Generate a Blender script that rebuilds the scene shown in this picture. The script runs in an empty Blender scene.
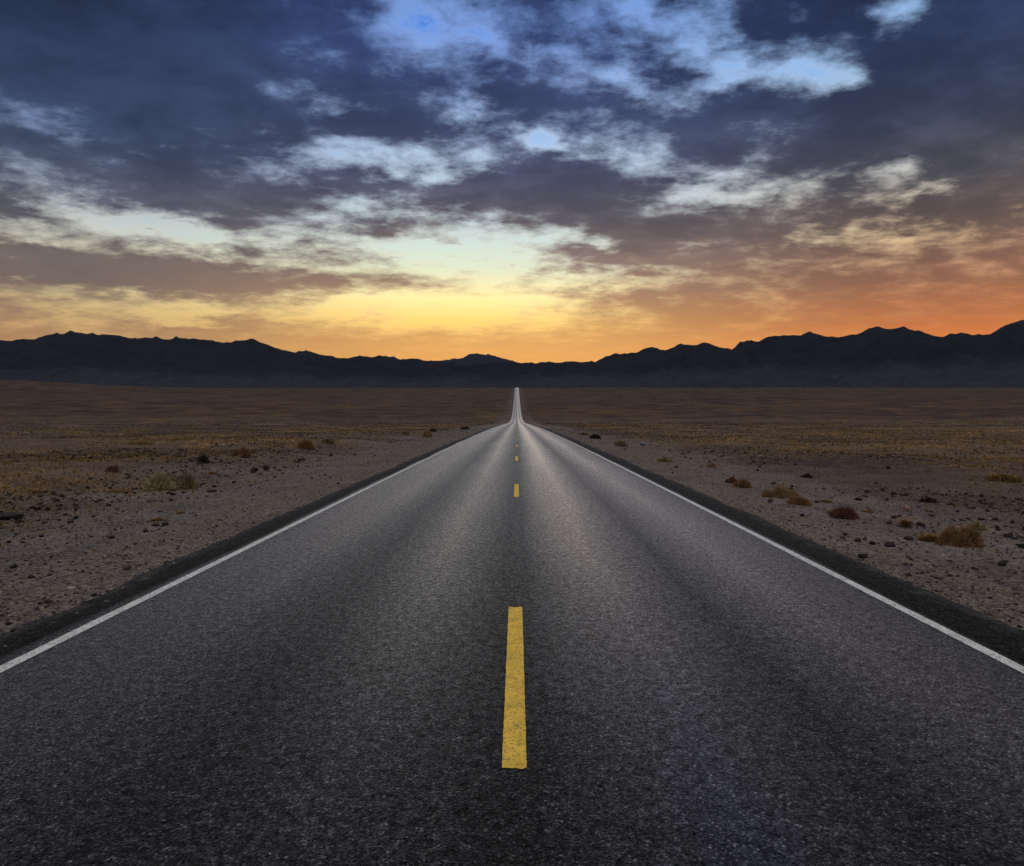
import bpy, math, random
import numpy as np
from mathutils import Matrix, Vector, Euler

random.seed(7)
rng = np.random.default_rng(11)
SC = bpy.context.scene
COL = SC.collection
R = math.radians
PI = math.pi

# ------------------------------------------------------------------ camera
EYE = 1.83
FPX = 705.0
W, H = 1024, 866
PITCH = math.atan(19.0 / FPX)            # looking slightly down
YAW = math.atan(4.9 / FPX)               # and a touch to the left
cam_d = bpy.data.cameras.new('camera')
cam_d.sensor_fit = 'HORIZONTAL'
cam_d.sensor_width = 36.0
cam_d.lens = 36.0 * FPX / W
cam_d.clip_start = 0.05
cam_d.clip_end = 80000
cam = bpy.data.objects.new('camera', cam_d)
cam.location = (0.01, 0, EYE)
cam.rotation_euler = Euler((PI / 2 - PITCH, 0, YAW), 'XYZ')
COL.objects.link(cam)
SC.camera = cam
CM = cam.rotation_euler.to_matrix()


def ray(px, py):
    """world direction through a point of the photograph"""
    v = CM @ Vector(((px - W / 2) / FPX, (H / 2 - py) / FPX, -1.0))
    return v.normalized()


def azel(px, py):
    v = ray(px, py)
    return math.atan2(v.x, v.y), math.asin(v.z)


# ------------------------------------------------------------------ helpers
def s2l(c):
    return tuple(((x / 255) / 12.92 if x / 255 <= 0.04045 else ((x / 255 + 0.055) / 1.055) ** 2.4) for x in c)


def hash2(ix, iy, seed):
    n = (ix.astype(np.int64) * 374761393 + iy.astype(np.int64) * 668265263 + seed * 974711) & 0x7fffffff
    n = ((n ^ (n >> 13)) * 1274126177) & 0x7fffffff
    n = ((n ^ (n >> 15)) * 1103515245) & 0x7fffffff
    return ((n ^ (n >> 16)) & 0xffff) / 65535.0


def vnoise(x, y, seed=0):
    x = np.asarray(x, float); y = np.asarray(y, float)
    ix = np.floor(x); iy = np.floor(y)
    fx = x - ix; fy = y - iy
    fx = fx * fx * fx * (fx * (fx * 6 - 15) + 10); fy = fy * fy * fy * (fy * (fy * 6 - 15) + 10)
    a = hash2(ix, iy, seed); b = hash2(ix + 1, iy, seed)
    c = hash2(ix, iy + 1, seed); d = hash2(ix + 1, iy + 1, seed)
    return (a + (b - a) * fx) * (1 - fy) + (c + (d - c) * fx) * fy      # 0..1


def fbm(x, y, seed=0, octs=4, gain=0.5):
    s = 0; a = 1; t = 0
    for i in range(octs):
        s = s + a * vnoise(x * 2 ** i + 17.3 * i, y * 2 ** i - 9.1 * i, seed + i); t += a; a *= gain
    return s / t


def ridged(x, y, seed=0, octs=5):
    s = 0; a = 1; t = 0; w = 1
    for i in range(octs):
        n = 1 - np.abs(2 * vnoise(x * 2 ** i + 5.7 * i, y * 2 ** i + 3.1 * i, seed + i) - 1)
        n = n * n
        s = s + a * n * w; t += a; w = np.clip(n * 1.6, 0, 1); a *= 0.5
    return s / t


def smooth(a, b, x):
    t = np.clip((x - a) / (b - a), 0, 1)
    return t * t * (3 - 2 * t)


def pchip(xs, ys):
    xs = np.array(xs, float); ys = np.array(ys, float)
    h = np.diff(xs); d = np.diff(ys) / h
    m = np.zeros_like(xs)
    m[0], m[-1] = d[0], d[-1]
    for i in range(1, len(xs) - 1):
        if d[i - 1] * d[i] > 0:
            w1, w2 = 2 * h[i] + h[i - 1], h[i] + 2 * h[i - 1]
            m[i] = (w1 + w2) / (w1 / d[i - 1] + w2 / d[i])

    def f(x):
        x = np.clip(np.asarray(x, float), xs[0], xs[-1])
        i = np.clip(np.searchsorted(xs, x) - 1, 0, len(xs) - 2)
        t = (x - xs[i]) / h[i]
        return ((1 + 2 * t) * (1 - t) ** 2 * ys[i] + t * (1 - t) ** 2 * h[i] * m[i]
                + t * t * (3 - 2 * t) * ys[i + 1] + t * t * (t - 1) * h[i] * m[i + 1])
    return f


def mesh_np(name, verts, faces, mat, smooth_shade=True):
    """verts (n,3), faces (m,k) -> mesh data block"""
    me = bpy.data.meshes.new(name)
    verts = np.ascontiguousarray(verts, np.float32); faces = np.ascontiguousarray(faces, np.int32)
    n, (m, k) = len(verts), faces.shape
    me.vertices.add(n); me.vertices.foreach_set('co', verts.ravel())
    me.loops.add(m * k); me.loops.foreach_set('vertex_index', faces.ravel())
    me.polygons.add(m)
    me.polygons.foreach_set('loop_start', np.arange(0, m * k, k, dtype=np.int32))
    me.polygons.foreach_set('use_smooth', np.full(m, smooth_shade, bool))
    me.update(calc_edges=True)
    me.validate()
    if mat: me.materials.append(mat)
    return me


def link(name, data, parent=None):
    o = bpy.data.objects.new(name, data); COL.objects.link(o)
    if parent: o.parent = parent
    return o


def tag(o, label=None, cat=None, group=None, kind=None):
    if label: o['label'] = label
    if cat: o['category'] = cat
    if group: o['group'] = group
    if kind: o['kind'] = kind
    return o


def grid_faces(nr, nc):
    i = np.arange((nr - 1) * (nc - 1)); r = i // (nc - 1); c = i % (nc - 1)
    a = r * nc + c
    return np.stack([a, a + 1, a + nc + 1, a + nc], 1)


# ---- node expression helper
class T:
    def __init__(self, nt):
        self.nt = nt
        nt.nodes.clear()

    def n(self, typ, **kw):
        nd = self.nt.nodes.new(typ)
        for k, v in kw.items(): setattr(nd, k, v)
        return nd

    def put(self, sock, v):
        if isinstance(v, bpy.types.NodeSocket): self.nt.links.new(v, sock)
        elif v is not None:
            if sock.type == 'RGBA' and len(v) == 3: v = (*v, 1)
            sock.default_value = v

    def m(self, op, a, b=None, c=None, clamp=False):
        nd = self.n('ShaderNodeMath', operation=op, use_clamp=clamp)
        for s, v in zip(nd.inputs, (a, b, c)): self.put(s, v)
        return nd.outputs[0]

    def xyz(self, x, y, z=0.0):
        nd = self.n('ShaderNodeCombineXYZ')
        for s, v in zip(nd.inputs, (x, y, z)): self.put(s, v)
        return nd.outputs[0]

    def sep(self, v):
        nd = self.n('ShaderNodeSeparateXYZ'); self.put(nd.inputs[0], v)
        return nd.outputs

    def vm(self, op, a, b=None):
        nd = self.n('ShaderNodeVectorMath', operation=op)
        self.put(nd.inputs[0], a)
        if b is not None: self.put(nd.inputs[1], b)
        return nd.outputs[0]

    def noise(self, vec, scale, detail=4, rough=0.5, dist=0.0, color=False, dims='3D'):
        nd = self.n('ShaderNodeTexNoise', noise_dimensions=dims)
        self.put(nd.inputs['Vector'], vec)
        nd.inputs['Scale'].default_value = scale; nd.inputs['Detail'].default_value = detail
        nd.inputs['Roughness'].default_value = rough; nd.inputs['Distortion'].default_value = dist
        return nd.outputs['Color' if color else 'Fac']

    def vor(self, vec, scale, feature='F1', out='Distance', rand=1.0):
        nd = self.n('ShaderNodeTexVoronoi', feature=feature)
        self.put(nd.inputs['Vector'], vec); nd.inputs['Scale'].default_value = scale
        nd.inputs['Randomness'].default_value = rand
        return nd.outputs[out]

    def ramp(self, fac, stops, interp='LINEAR'):
        nd = self.n('ShaderNodeValToRGB'); self.put(nd.inputs[0], fac)
        cr = nd.color_ramp; cr.interpolation = interp
        while len(cr.elements) < len(stops): cr.elements.new(0.5)
        for e, (p, c) in zip(cr.elements, stops):
            e.position = p
            e.color = (c, c, c, 1) if not hasattr(c, '__len__') else (*c[:3], 1)
        return nd.outputs[0]

    def mix(self, f, a, b, blend='MIX'):
        nd = self.n('ShaderNodeMix', data_type='RGBA', blend_type=blend)
        self.put(nd.inputs[0], f); self.put(nd.inputs[6], a); self.put(nd.inputs[7], b)
        return nd.outputs[2]

    def sstep(self, v, a, b, o0=0.0, o1=1.0):
        nd = self.n('ShaderNodeMapRange', interpolation_type='SMOOTHSTEP')
        for s, x in zip(nd.inputs, (v, a, b, o0, o1)): self.put(s, x)
        return nd.outputs[0]

    def bump(self, h, strength=1.0, dist=0.01, normal=None):
        nd = self.n('ShaderNodeBump')
        self.put(nd.inputs['Strength'], strength); self.put(nd.inputs['Distance'], dist)
        self.put(nd.inputs['Height'], h)
        if normal: self.put(nd.inputs['Normal'], normal)
        return nd.outputs[0]

    def pbsdf(self, color, rough, normal=None, spec=0.5, tint=None, sub=None):
        p = self.n('ShaderNodeBsdfPrincipled')
        self.put(p.inputs['Base Color'], color); self.put(p.inputs['Roughness'], rough)
        self.put(p.inputs['Specular IOR Level'], spec)
        if tint: self.put(p.inputs['Specular Tint'], tint)
        if normal: self.put(p.inputs['Normal'], normal)
        o = self.n('ShaderNodeOutputMaterial')
        self.nt.links.new(p.outputs[0], o.inputs[0])
        return p


def material(name):
    m = bpy.data.materials.new(name); m.use_nodes = True
    return m, T(m.node_tree)


# ------------------------------------------------------------------ sky
SUN_EL, SUN_AZ = R(1.6), R(-1.0)          # sun just behind the ridge, straight ahead
SKY_GAIN = 1.0
BACK_GAIN = 1.0


def build_world():
    w = bpy.data.worlds.new('World'); SC.world = w; w.use_nodes = True
    t = T(w.node_tree)
    tc = t.n('ShaderNodeTexCoord').outputs['Generated']
    x, y, z = t.sep(tc)
    az = t.m('ARCTAN2', x, y)
    zc = t.m('MAXIMUM', z, 0.0)
    el = t.m('ARCSINE', t.m('MINIMUM', zc, 1.0))
    k = t.m('DIVIDE', 1.0, t.m('ADD', zc, 0.17))
    plane = t.xyz(t.m('MULTIPLY', t.m('MULTIPLY', x, k), 0.85), t.m('MULTIPLY', y, k), 0.37)   # the cloud deck overhead
    # ragged displacement of the directions so that gaps get torn edges
    wn = t.noise(plane, 3.6, 5, 0.62, color=True)
    wx, wy, _ = t.sep(wn)
    azw = t.m('MULTIPLY_ADD', t.m('SUBTRACT', wx, 0.5), R(9.0), az)
    elw = t.m('MULTIPLY_ADD', t.m('SUBTRACT', wy, 0.5), R(4.6), el)
    ae = t.xyz(azw, elw, 0)
    # broad gaps and banks of the deck: px, py, rx, ry, turn, amount (+ gap, - bank)
    blobs = [
        (434, 20, 46, 30, 0, .56), (400, 34, 40, 14, 0, .2), (462, 14, 30, 22, 0, .22), (650, 14, 66, 22, -30, .66), (704, 42, 30, 44, 0, .64),
        (785, 68, 72, 26, -8, .62), (845, 80, 60, 16, -14, .55), (900, 12, 24, 22, 0, .6), (640, 88, 46, 14, -18, .5),
        (724, 74, 34, 14, 0, .35), (625, 62, 18, 22, 0, .35), (556, 58, 22, 16, 0, .30), (522, 60, 24, 10, 0, .25),
        (540, 136, 28, 12, 0, .55), (584, 149, 62, 12, -14, .55), (610, 138, 30, 20, 0, .3), (655, 152, 22, 30, -50, .35),
        (466, 120, 26, 16, -35, .5), (480, 102, 16, 14, 0, .35), (358, 107, 44, 12, 0, .3), (312, 90, 50, 16, -8, .3),
        (345, 150, 95, 16, -7, .5), (425, 160, 70, 14, -10, .42), (34, 122, 66, 14, -8, .30), (40, 165, 70, 20, 0, .12),
        (150, 150, 46, 12, 0, .22), (185, 140, 40, 14, 0, .16), (486, 166, 20, 13, 0, .4), (395, 203, 110, 14, 0, .3),
        (330, 215, 90, 12, 0, .2), (88, 214, 60, 16, 0, .45), (155, 226, 100, 20, -8, .55), (30, 225, 60, 10, -6, .4), (215, 243, 76, 14, -9, .55),
        (40, 238, 70, 13, 0, .38), (480, 246, 56, 32, 0, .5), (435, 266, 90, 22, 0, .42), (520, 266, 66, 20, 0, .5),
        (562, 236, 46, 9, 0, .4), (604, 244, 58, 9, 0, .38), (580, 283, 84, 13, 0, .55), (400, 300, 160, 20, 0, .5),
        (480, 312, 150, 26, 0, .65), (300, 316, 180, 18, 0, .4), (90, 304, 150, 14, 0, .38), (60, 322, 130, 12, 0, .34), (200, 312, 60, 8, 0, .25),
        (355, 244, 110, 22, 0, .38), (300, 262, 70, 8, 0, .25), (755, 190, 62, 14, 0, .42), (722, 206, 40, 12, 0, .34), (690, 188, 24, 13, 0, .3),
        (905, 168, 40, 13, 0, .42), (910, 201, 34, 8, 12, .42), (850, 236, 110, 11, 0, .36), (905, 246, 60, 11, 0, .32),
        (965, 140, 50, 12, 30, .14),
        (120, 272, 230, 17, -3, -.55), (20, 262, 70, 12, -8, -.35), (410, 184, 120, 13, -3, -.5), (545, 182, 90, 28, -8, -.4),
        (745, 128, 170, 38, -5, -.42), (80, 60, 240, 100, 0, -.55), (270, 50, 170, 60, 0, -.42), (1000, 12, 80, 40, 0, -.5), (990, 125, 70, 50, 0, -.4), (610, 258, 110, 12, -3, -.42),
        (520, 214, 60, 16, 0, -.25), (170, 188, 230, 20, -4, -.35), (940, 70, 90, 70, 0, -.35), (420, 235, 60, 7, 0, -.2),
        (560, 30, 80, 30, 0, -.2), (680, 225, 160, 16, 0, -.3), (560, 100, 80, 16, 0, -.2), (750, 250, 130, 20, 0, -.3),
        (640, 296, 100, 9, 0, -.3), (330, 283, 130, 9, 0, -.22), (60, 310, 60, 5, 0, -.2), (200, 325, 110, 6, 0, -.2),
        (20, 205, 50, 8, 0, -.25), (975, 200, 80, 60, 0, -.3),
    ]
    acc = None
    for (px, py, rx, ry, rot, amt) in blobs:
        a0, e0 = azel(px, py)
        c = math.cos(math.atan((px - 516) / FPX))
        mp = t.n('ShaderNodeMapping', vector_type='TEXTURE')
        t.put(mp.inputs['Vector'], ae)
        mp.inputs['Location'].default_value = (a0, e0, 0)
        mp.inputs['Rotation'].default_value = (0, 0, R(rot))
        mp.inputs['Scale'].default_value = (1.25 * rx / FPX * c * c, 1.35 * ry / FPX * c, 1)
        g = t.n('ShaderNodeTexGradient', gradient_type='SPHERICAL')
        t.put(g.inputs[0], mp.outputs[0])
        acc = t.m('MULTIPLY_ADD', g.outputs['Fac'], amt, acc if acc is not None else 0.0)
    f1 = t.noise(plane, 2.3, 7, 0.58, 0.25)
    f2 = t.noise(plane, 7.0, 8, 0.64, 0.12)
    nz = t.m('ADD', t.m('MULTIPLY', t.m('SUBTRACT', f1, 0.5), 1.25), t.m('MULTIPLY', t.m('SUBTRACT', f2, 0.5), 1.9))
    f3 = t.noise(plane, 19.0, 5, 0.6, 0.1)
    nz = t.m('ADD', nz, t.m('MULTIPLY', t.m('SUBTRACT', f3, 0.5), 0.38))
    nz = t.m('MULTIPLY', nz, t.sstep(el, R(4), R(14), .45, 1.0))
    dens = t.m('SUBTRACT', t.m('ADD', nz, 0.50), t.m('MULTIPLY', acc, 0.92))
    core = t.sstep(t.m('ADD', t.m('MULTIPLY', f1, .5), t.m('MULTIPLY', f2, .5)), 0.38, 0.62)      # lumps and hollows of the deck's underside

    core = t.m('ADD', 0.5, t.m('MULTIPLY', t.m('SUBTRACT', core, 0.5), t.sstep(el, R(7), R(17))))   # no relief in the hazy low bands
    D = 60.0
    elr = t.m('DIVIDE', el, R(D))

    def er(stops):
        return t.ramp(elr, [(d / D, s2l(c)) for d, c in stops])
    clear_c = er([(3, (252, 172, 66)), (5, (252, 184, 84)), (7.4, (268, 224, 118)), (9.2, (272, 250, 172)), (11.5, (230, 240, 208)),
                  (14, (206, 228, 226)), (17, (184, 210, 230)), (20.5, (166, 198, 236)), (24, (134, 176, 238)), (28, (82, 138, 226)),
                  (36, (62, 108, 190)), (58, (44, 74, 134))])
    clear_r = er([(3, (246, 134, 32)), (5, (240, 132, 42)), (7, (220, 128, 62)), (10, (200, 140, 96)), (13, (238, 204, 150)),
                  (16, (206, 202, 190)), (20, (166, 192, 216)), (25, (136, 184, 236)), (30, (110, 165, 232)), (38, (62, 108, 190)), (58, (44, 74, 134))])
    clear_l = er([(3, (206, 148, 84)), (5, (212, 162, 94)), (7, (214, 182, 114)), (9, (206, 196, 148)), (11, (204, 202, 178)),
                  (13, (196, 206, 204)), (15.5, (150, 172, 198)), (19, (82, 122, 184)), (24, (66, 112, 190)), (36, (52, 92, 165)), (58, (44, 74, 134))])
    cloud_c = er([(3, (242, 170, 76)), (5.2, (232, 168, 92)), (7.2, (206, 154, 96)), (9.5, (172, 136, 108)), (12, (134, 114, 110)),
                  (15, (96, 93, 103)), (18, (72, 79, 108)), (22, (57, 72, 110)), (27, (45, 64, 112)), (34, (38, 54, 96)), (58, (40, 50, 82))])
    cloud_r = er([(3, (242, 130, 36)), (5, (230, 126, 46)), (7, (190, 112, 62)), (9.5, (146, 98, 74)), (12.5, (110, 87, 78)),
                  (16, (80, 77, 84)), (20, (57, 65, 91)), (25, (40, 54, 90)), (32, (28, 40, 70)), (58, (38, 48, 80))])
    cloud_l = er([(3, (186, 132, 82)), (5, (176, 130, 88)), (7, (150, 118, 94)), (9, (118, 101, 94)), (12, (104, 97, 97)),
                  (15, (74, 80, 100)), (19, (50, 66, 98)), (24, (36, 50, 82)), (32, (27, 38, 65)), (58, (38, 48, 80))])
    fr = t.sstep(az, R(2), R(30)); fl = t.sstep(az, R(-6), R(-34))
    clear = t.mix(fl, t.mix(fr, clear_c, clear_r), clear_l)
    cloud = t.mix(fl, t.mix(fr, cloud_c, cloud_r), cloud_l)
    # thin cloud lit through by the low sun is paler than the deck
    thin = t.mix(0.22, clear, t.ramp(elr, [(.05, (.95, .50, .16)), (.16, (.90, .70, .42)), (.28, (.80, .77, .74)), (.5, (.66, .78, .92))]))
    body = t.mix(core, t.mix(1.0, cloud, (1.32, 1.29, 1.22), 'MULTIPLY'), t.mix(1.0, cloud, (0.60, 0.64, 0.67), 'MULTIPLY'))
    f_a = t.sstep(dens, -0.28, 0.05)
    f_b = t.sstep(dens, -0.15, 0.66)
    col = t.mix(f_b, t.mix(f_a, clear, thin), body)
    # the part of the sky behind: plain blue-grey evening overcast
    behind = t.ramp(elr, [(0, (0.20, 0.19, 0.24)), (0.3, (0.17, 0.18, 0.24)), (1, (0.10, 0.12, 0.18))])
    fb = t.sstep(t.m('ABSOLUTE', az), R(50), R(115))
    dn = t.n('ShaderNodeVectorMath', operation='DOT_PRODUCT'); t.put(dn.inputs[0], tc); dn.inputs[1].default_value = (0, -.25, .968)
    fz = t.sstep(dn.outputs['Value'], .68, .96)        # unseen bright cap overhead and a little behind, added as fill for the ground
    zen_fill = t.mix(t.sstep(dens, 0.1, 0.6), (2.9, 2.85, 2.8), (2.1, 2.0, 1.9))
    col = t.mix(fz, col, zen_fill)
    col = t.mix(t.m('MULTIPLY', fb, t.m('SUBTRACT', 1.0, t.m('MULTIPLY', fz, 0.6))), col, t.mix(1.0, behind, (BACK_GAIN,) * 3, 'MULTIPLY'))
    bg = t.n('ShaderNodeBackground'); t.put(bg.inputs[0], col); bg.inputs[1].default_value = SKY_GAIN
    sky = t.n('ShaderNodeTexSky', sky_type='NISHITA', sun_disc=False)
    sky.sun_elevation = SUN_EL; sky.sun_rotation = SUN_AZ
    sky.altitude = 200; sky.dust_density = 1.5; sky.air_density = 1.0
    bs = t.n('ShaderNodeBackground'); t.put(bs.inputs[0], sky.outputs[0]); bs.inputs[1].default_value = 0.006
    add = t.n('ShaderNodeAddShader')
    w.node_tree.links.new(bg.outputs[0], add.inputs[0]); w.node_tree.links.new(bs.outputs[0], add.inputs[1])
    out = t.n('ShaderNodeOutputWorld')
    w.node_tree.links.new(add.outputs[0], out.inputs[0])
    w.cycles.sampling_method = 'MANUAL'; w.cycles.sample_map_resolution = 1024

    sd = bpy.data.lights.new('sun', 'SUN'); sd.energy = 2.0; sd.angle = R(0.5); sd.color = (1.0, 0.72, 0.42)
    so = link('sun', sd)
    d = Vector((math.sin(SUN_AZ) * math.cos(SUN_EL), math.cos(SUN_AZ) * math.cos(SUN_EL), math.sin(SUN_EL)))
    so.rotation_euler = (-d).to_track_quat('-Z', 'Y').to_euler()
    so.location = d * 30000


build_world()

# ------------------------------------------------------------------ terrain
PROFILE = pchip([-400, -60, 0, 30, 70, 150, 230, 316, 400, 474, 600, 840, 1100, 1400, 1450, 1600, 2400, 6000, 40000],
                [0, 0, 0, -.01, -.12, -.65, -1.35, -1.95, -1.8, -.9, 3.6, 17.3, 33.5, 53.2, 55.8, 52, 40, 40, 40])
ROAD_L, ROAD_R = -4.27, 4.33              # asphalt edges
LINE_L, LINE_R = -3.683, 3.625


def road_edge(y, side):
    base = ROAD_L if side < 0 else ROAD_R
    y = np.asarray(y, float)
    return base + 0.10 * (fbm(y * 0.7, side * 3.0 + 0 * y, 5, 3) - 0.5) * 2 + .09 * (fbm(y * 7.0, side * 5.0 + 0 * y, 6, 3, .7) - .5)


def ground_z(x, y):
    x = np.asarray(x, float); y = np.asarray(y, float)
    ax = np.abs(x)
    d = np.hypot(x, y)
    z = PROFILE(y)
    off = ax - 4.3
    z = z - 0.055 - 0.20 * smooth(0.0, 5.5, off)
    und = (fbm(x / 9.0, y / 9.0, 21, 4) - 0.5) * 0.75 * smooth(2.5, 16, off)
    big = (fbm(x / 60.0, y / 60.0, 31, 4) - 0.5) * 3.0 * smooth(20, 140, off) * smooth(30, 200, d)
    big = big + (fbm(x / 300.0, y / 300.0, 41, 4) - 0.5) * 10 * smooth(120, 700, off) * smooth(100, 900, d)
    small = (fbm(x / 0.9, y / 0.9, 51, 4, 0.6) - 0.5) * 0.10 * smooth(0.1, 3.0, off) * (1 - smooth(50, 90, d))
    # wash bank on the left and the gentle mound at the far left
    bank = 0.30 * smooth(-9.5, -13.0, x + 0.9 * (fbm(y / 3.0, x * 0, 61, 3) - .5) * 4) * (1 - smooth(40, 120, d))
    mound = 17.0 * np.exp(-((x + 1090) / 240) ** 2 - ((y - 1400) / 260) ** 2)
    fade = 1 - 0.85 * smooth(1150, 1450, y) * (1 - smooth(1600, 2500, y))
    return z + und + big * fade + small + bank + mound


def grass_cover(x, y):
    off = np.abs(x) - 4.3
    n = fbm(x / 14.0, y / 22.0, 71, 5, 0.6)
    n2 = fbm(x / 90.0, y / 120.0, 81, 3)
    d = np.hypot(x, y)
    g = smooth(0.46, 0.64, 0.62 * n + 0.42 * n2) * smooth(3.0, 14.0, off)
    g = g * (.25 + .75 * smooth(.38, .62, fbm(x / 2.6, y / 4.0, 95, 4, .6)))
    return g * (1 - 0.6 * smooth(600, 1200, d))


def yrows():
    ys = list(np.linspace(-400, -20, 14)) + list(np.arange(-16, 2, 0.8))
    y = 2.0
    while y < 1460:
        ys.append(y); y += max(0.10, 0.011 * y) if y > 2 else 0.1
    while y < 21500:
        ys.append(y); y *= 1.09
    return np.array(ys)


YS = yrows()


def xcols():
    xs = [0.0, 2.0, 3.9, 4.12]
    x = 4.24
    while x < 13: xs.append(x); x += 0.10
    while x < 21500: xs.append(x); x *= 1.02
    xs = np.array(xs)
    return np.concatenate([-xs[:0:-1], xs])


XS = xcols()


def build_ground():
    m, t = material('desert_ground')
    geo = t.n('ShaderNodeNewGeometry').outputs['Position']
    at = t.n('ShaderNodeAttribute', attribute_name='cover'); cov = at.outputs['Fac']
    at2 = t.n('ShaderNodeAttribute', attribute_name='shoulder'); sh = at2.outputs['Fac']
    big = t.noise(geo, 0.035, 5, 0.6)
    mid = t.noise(geo, 0.45, 6, 0.65)
    fine = t.noise(geo, 9.0, 6, 0.7)
    peb = t.vor(geo, 34.0, out='Color')
    pebd = t.vor(geo, 34.0)
    soil = t.mix(t.sstep(mid, .35, .65), (0.082, 0.054, 0.040), (0.128, 0.090, 0.068))
    rocky = t.mix(t.sstep(t.noise(geo, 2.2, 5, 0.7), .42, .6), (0.026, 0.019, 0.017), (0.092, 0.064, 0.052))
    far = t.mix(t.sstep(big, .42, .60), soil, rocky)
    gravel = t.mix(t.sstep(mid, .38, .62), (0.100, 0.085, 0.080), (0.150, 0.127, 0.117))
    gravel = t.mix(t.sstep(t.noise(t.vm('MULTIPLY', geo, (1.6, 0.05, 1)), 1.0, 4, .55), .44, .62), gravel, (0.136, 0.108, 0.086))
    base = t.mix(sh, far, gravel)
    grass = t.mix(t.sstep(t.noise(geo, 1.6, 5, .7), .42, .62), base, (0.310, 0.178, 0.050))
    base = t.mix(t.m('MULTIPLY', cov, 0.85), base, grass)
    base = t.mix(1.0, base, (1.08, 1.06, 1.01), 'MULTIPLY')
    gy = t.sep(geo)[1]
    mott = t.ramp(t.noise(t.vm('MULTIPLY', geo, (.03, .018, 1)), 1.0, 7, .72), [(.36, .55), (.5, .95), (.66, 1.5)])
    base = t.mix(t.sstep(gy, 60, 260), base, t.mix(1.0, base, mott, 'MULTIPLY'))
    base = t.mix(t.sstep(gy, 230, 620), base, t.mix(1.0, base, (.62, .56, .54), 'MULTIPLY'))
    sx, _, _ = t.sep(peb)
    base = t.mix(0.75, base, t.mix(1.0, base, t.ramp(sx, [(0, .35), (.5, .85), (.85, 1.3), (1, 2.2)]), 'MULTIPLY'))
    base = t.mix(0.55, base, t.mix(1.0, base, t.ramp(fine, [(.3, .22), (.7, 1.85)]), 'MULTIPLY'))
    h = t.m('ADD', t.m('MULTIPLY', pebd, -1.0), t.m('MULTIPLY', fine, 1.2))
    nb = t.bump(h, 0.9, 0.02)
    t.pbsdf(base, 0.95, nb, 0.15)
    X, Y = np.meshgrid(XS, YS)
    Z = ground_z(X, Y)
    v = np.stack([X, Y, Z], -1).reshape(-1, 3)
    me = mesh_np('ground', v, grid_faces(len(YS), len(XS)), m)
    a = me.attributes.new('cover', 'FLOAT', 'POINT'); a.data.foreach_set('value', grass_cover(X, Y).ravel().astype(np.float32))
    off = np.abs(X) - 4.3
    wob = (fbm(X / 2.5, Y / 2.5, 91, 4) - .5) * 5
    shv = 1 - smooth(3.2, 8.5, off + wob)
    a = me.attributes.new('shoulder', 'FLOAT', 'POINT'); a.data.foreach_set('value', shv.ravel().astype(np.float32))
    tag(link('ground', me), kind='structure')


build_ground()


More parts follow.
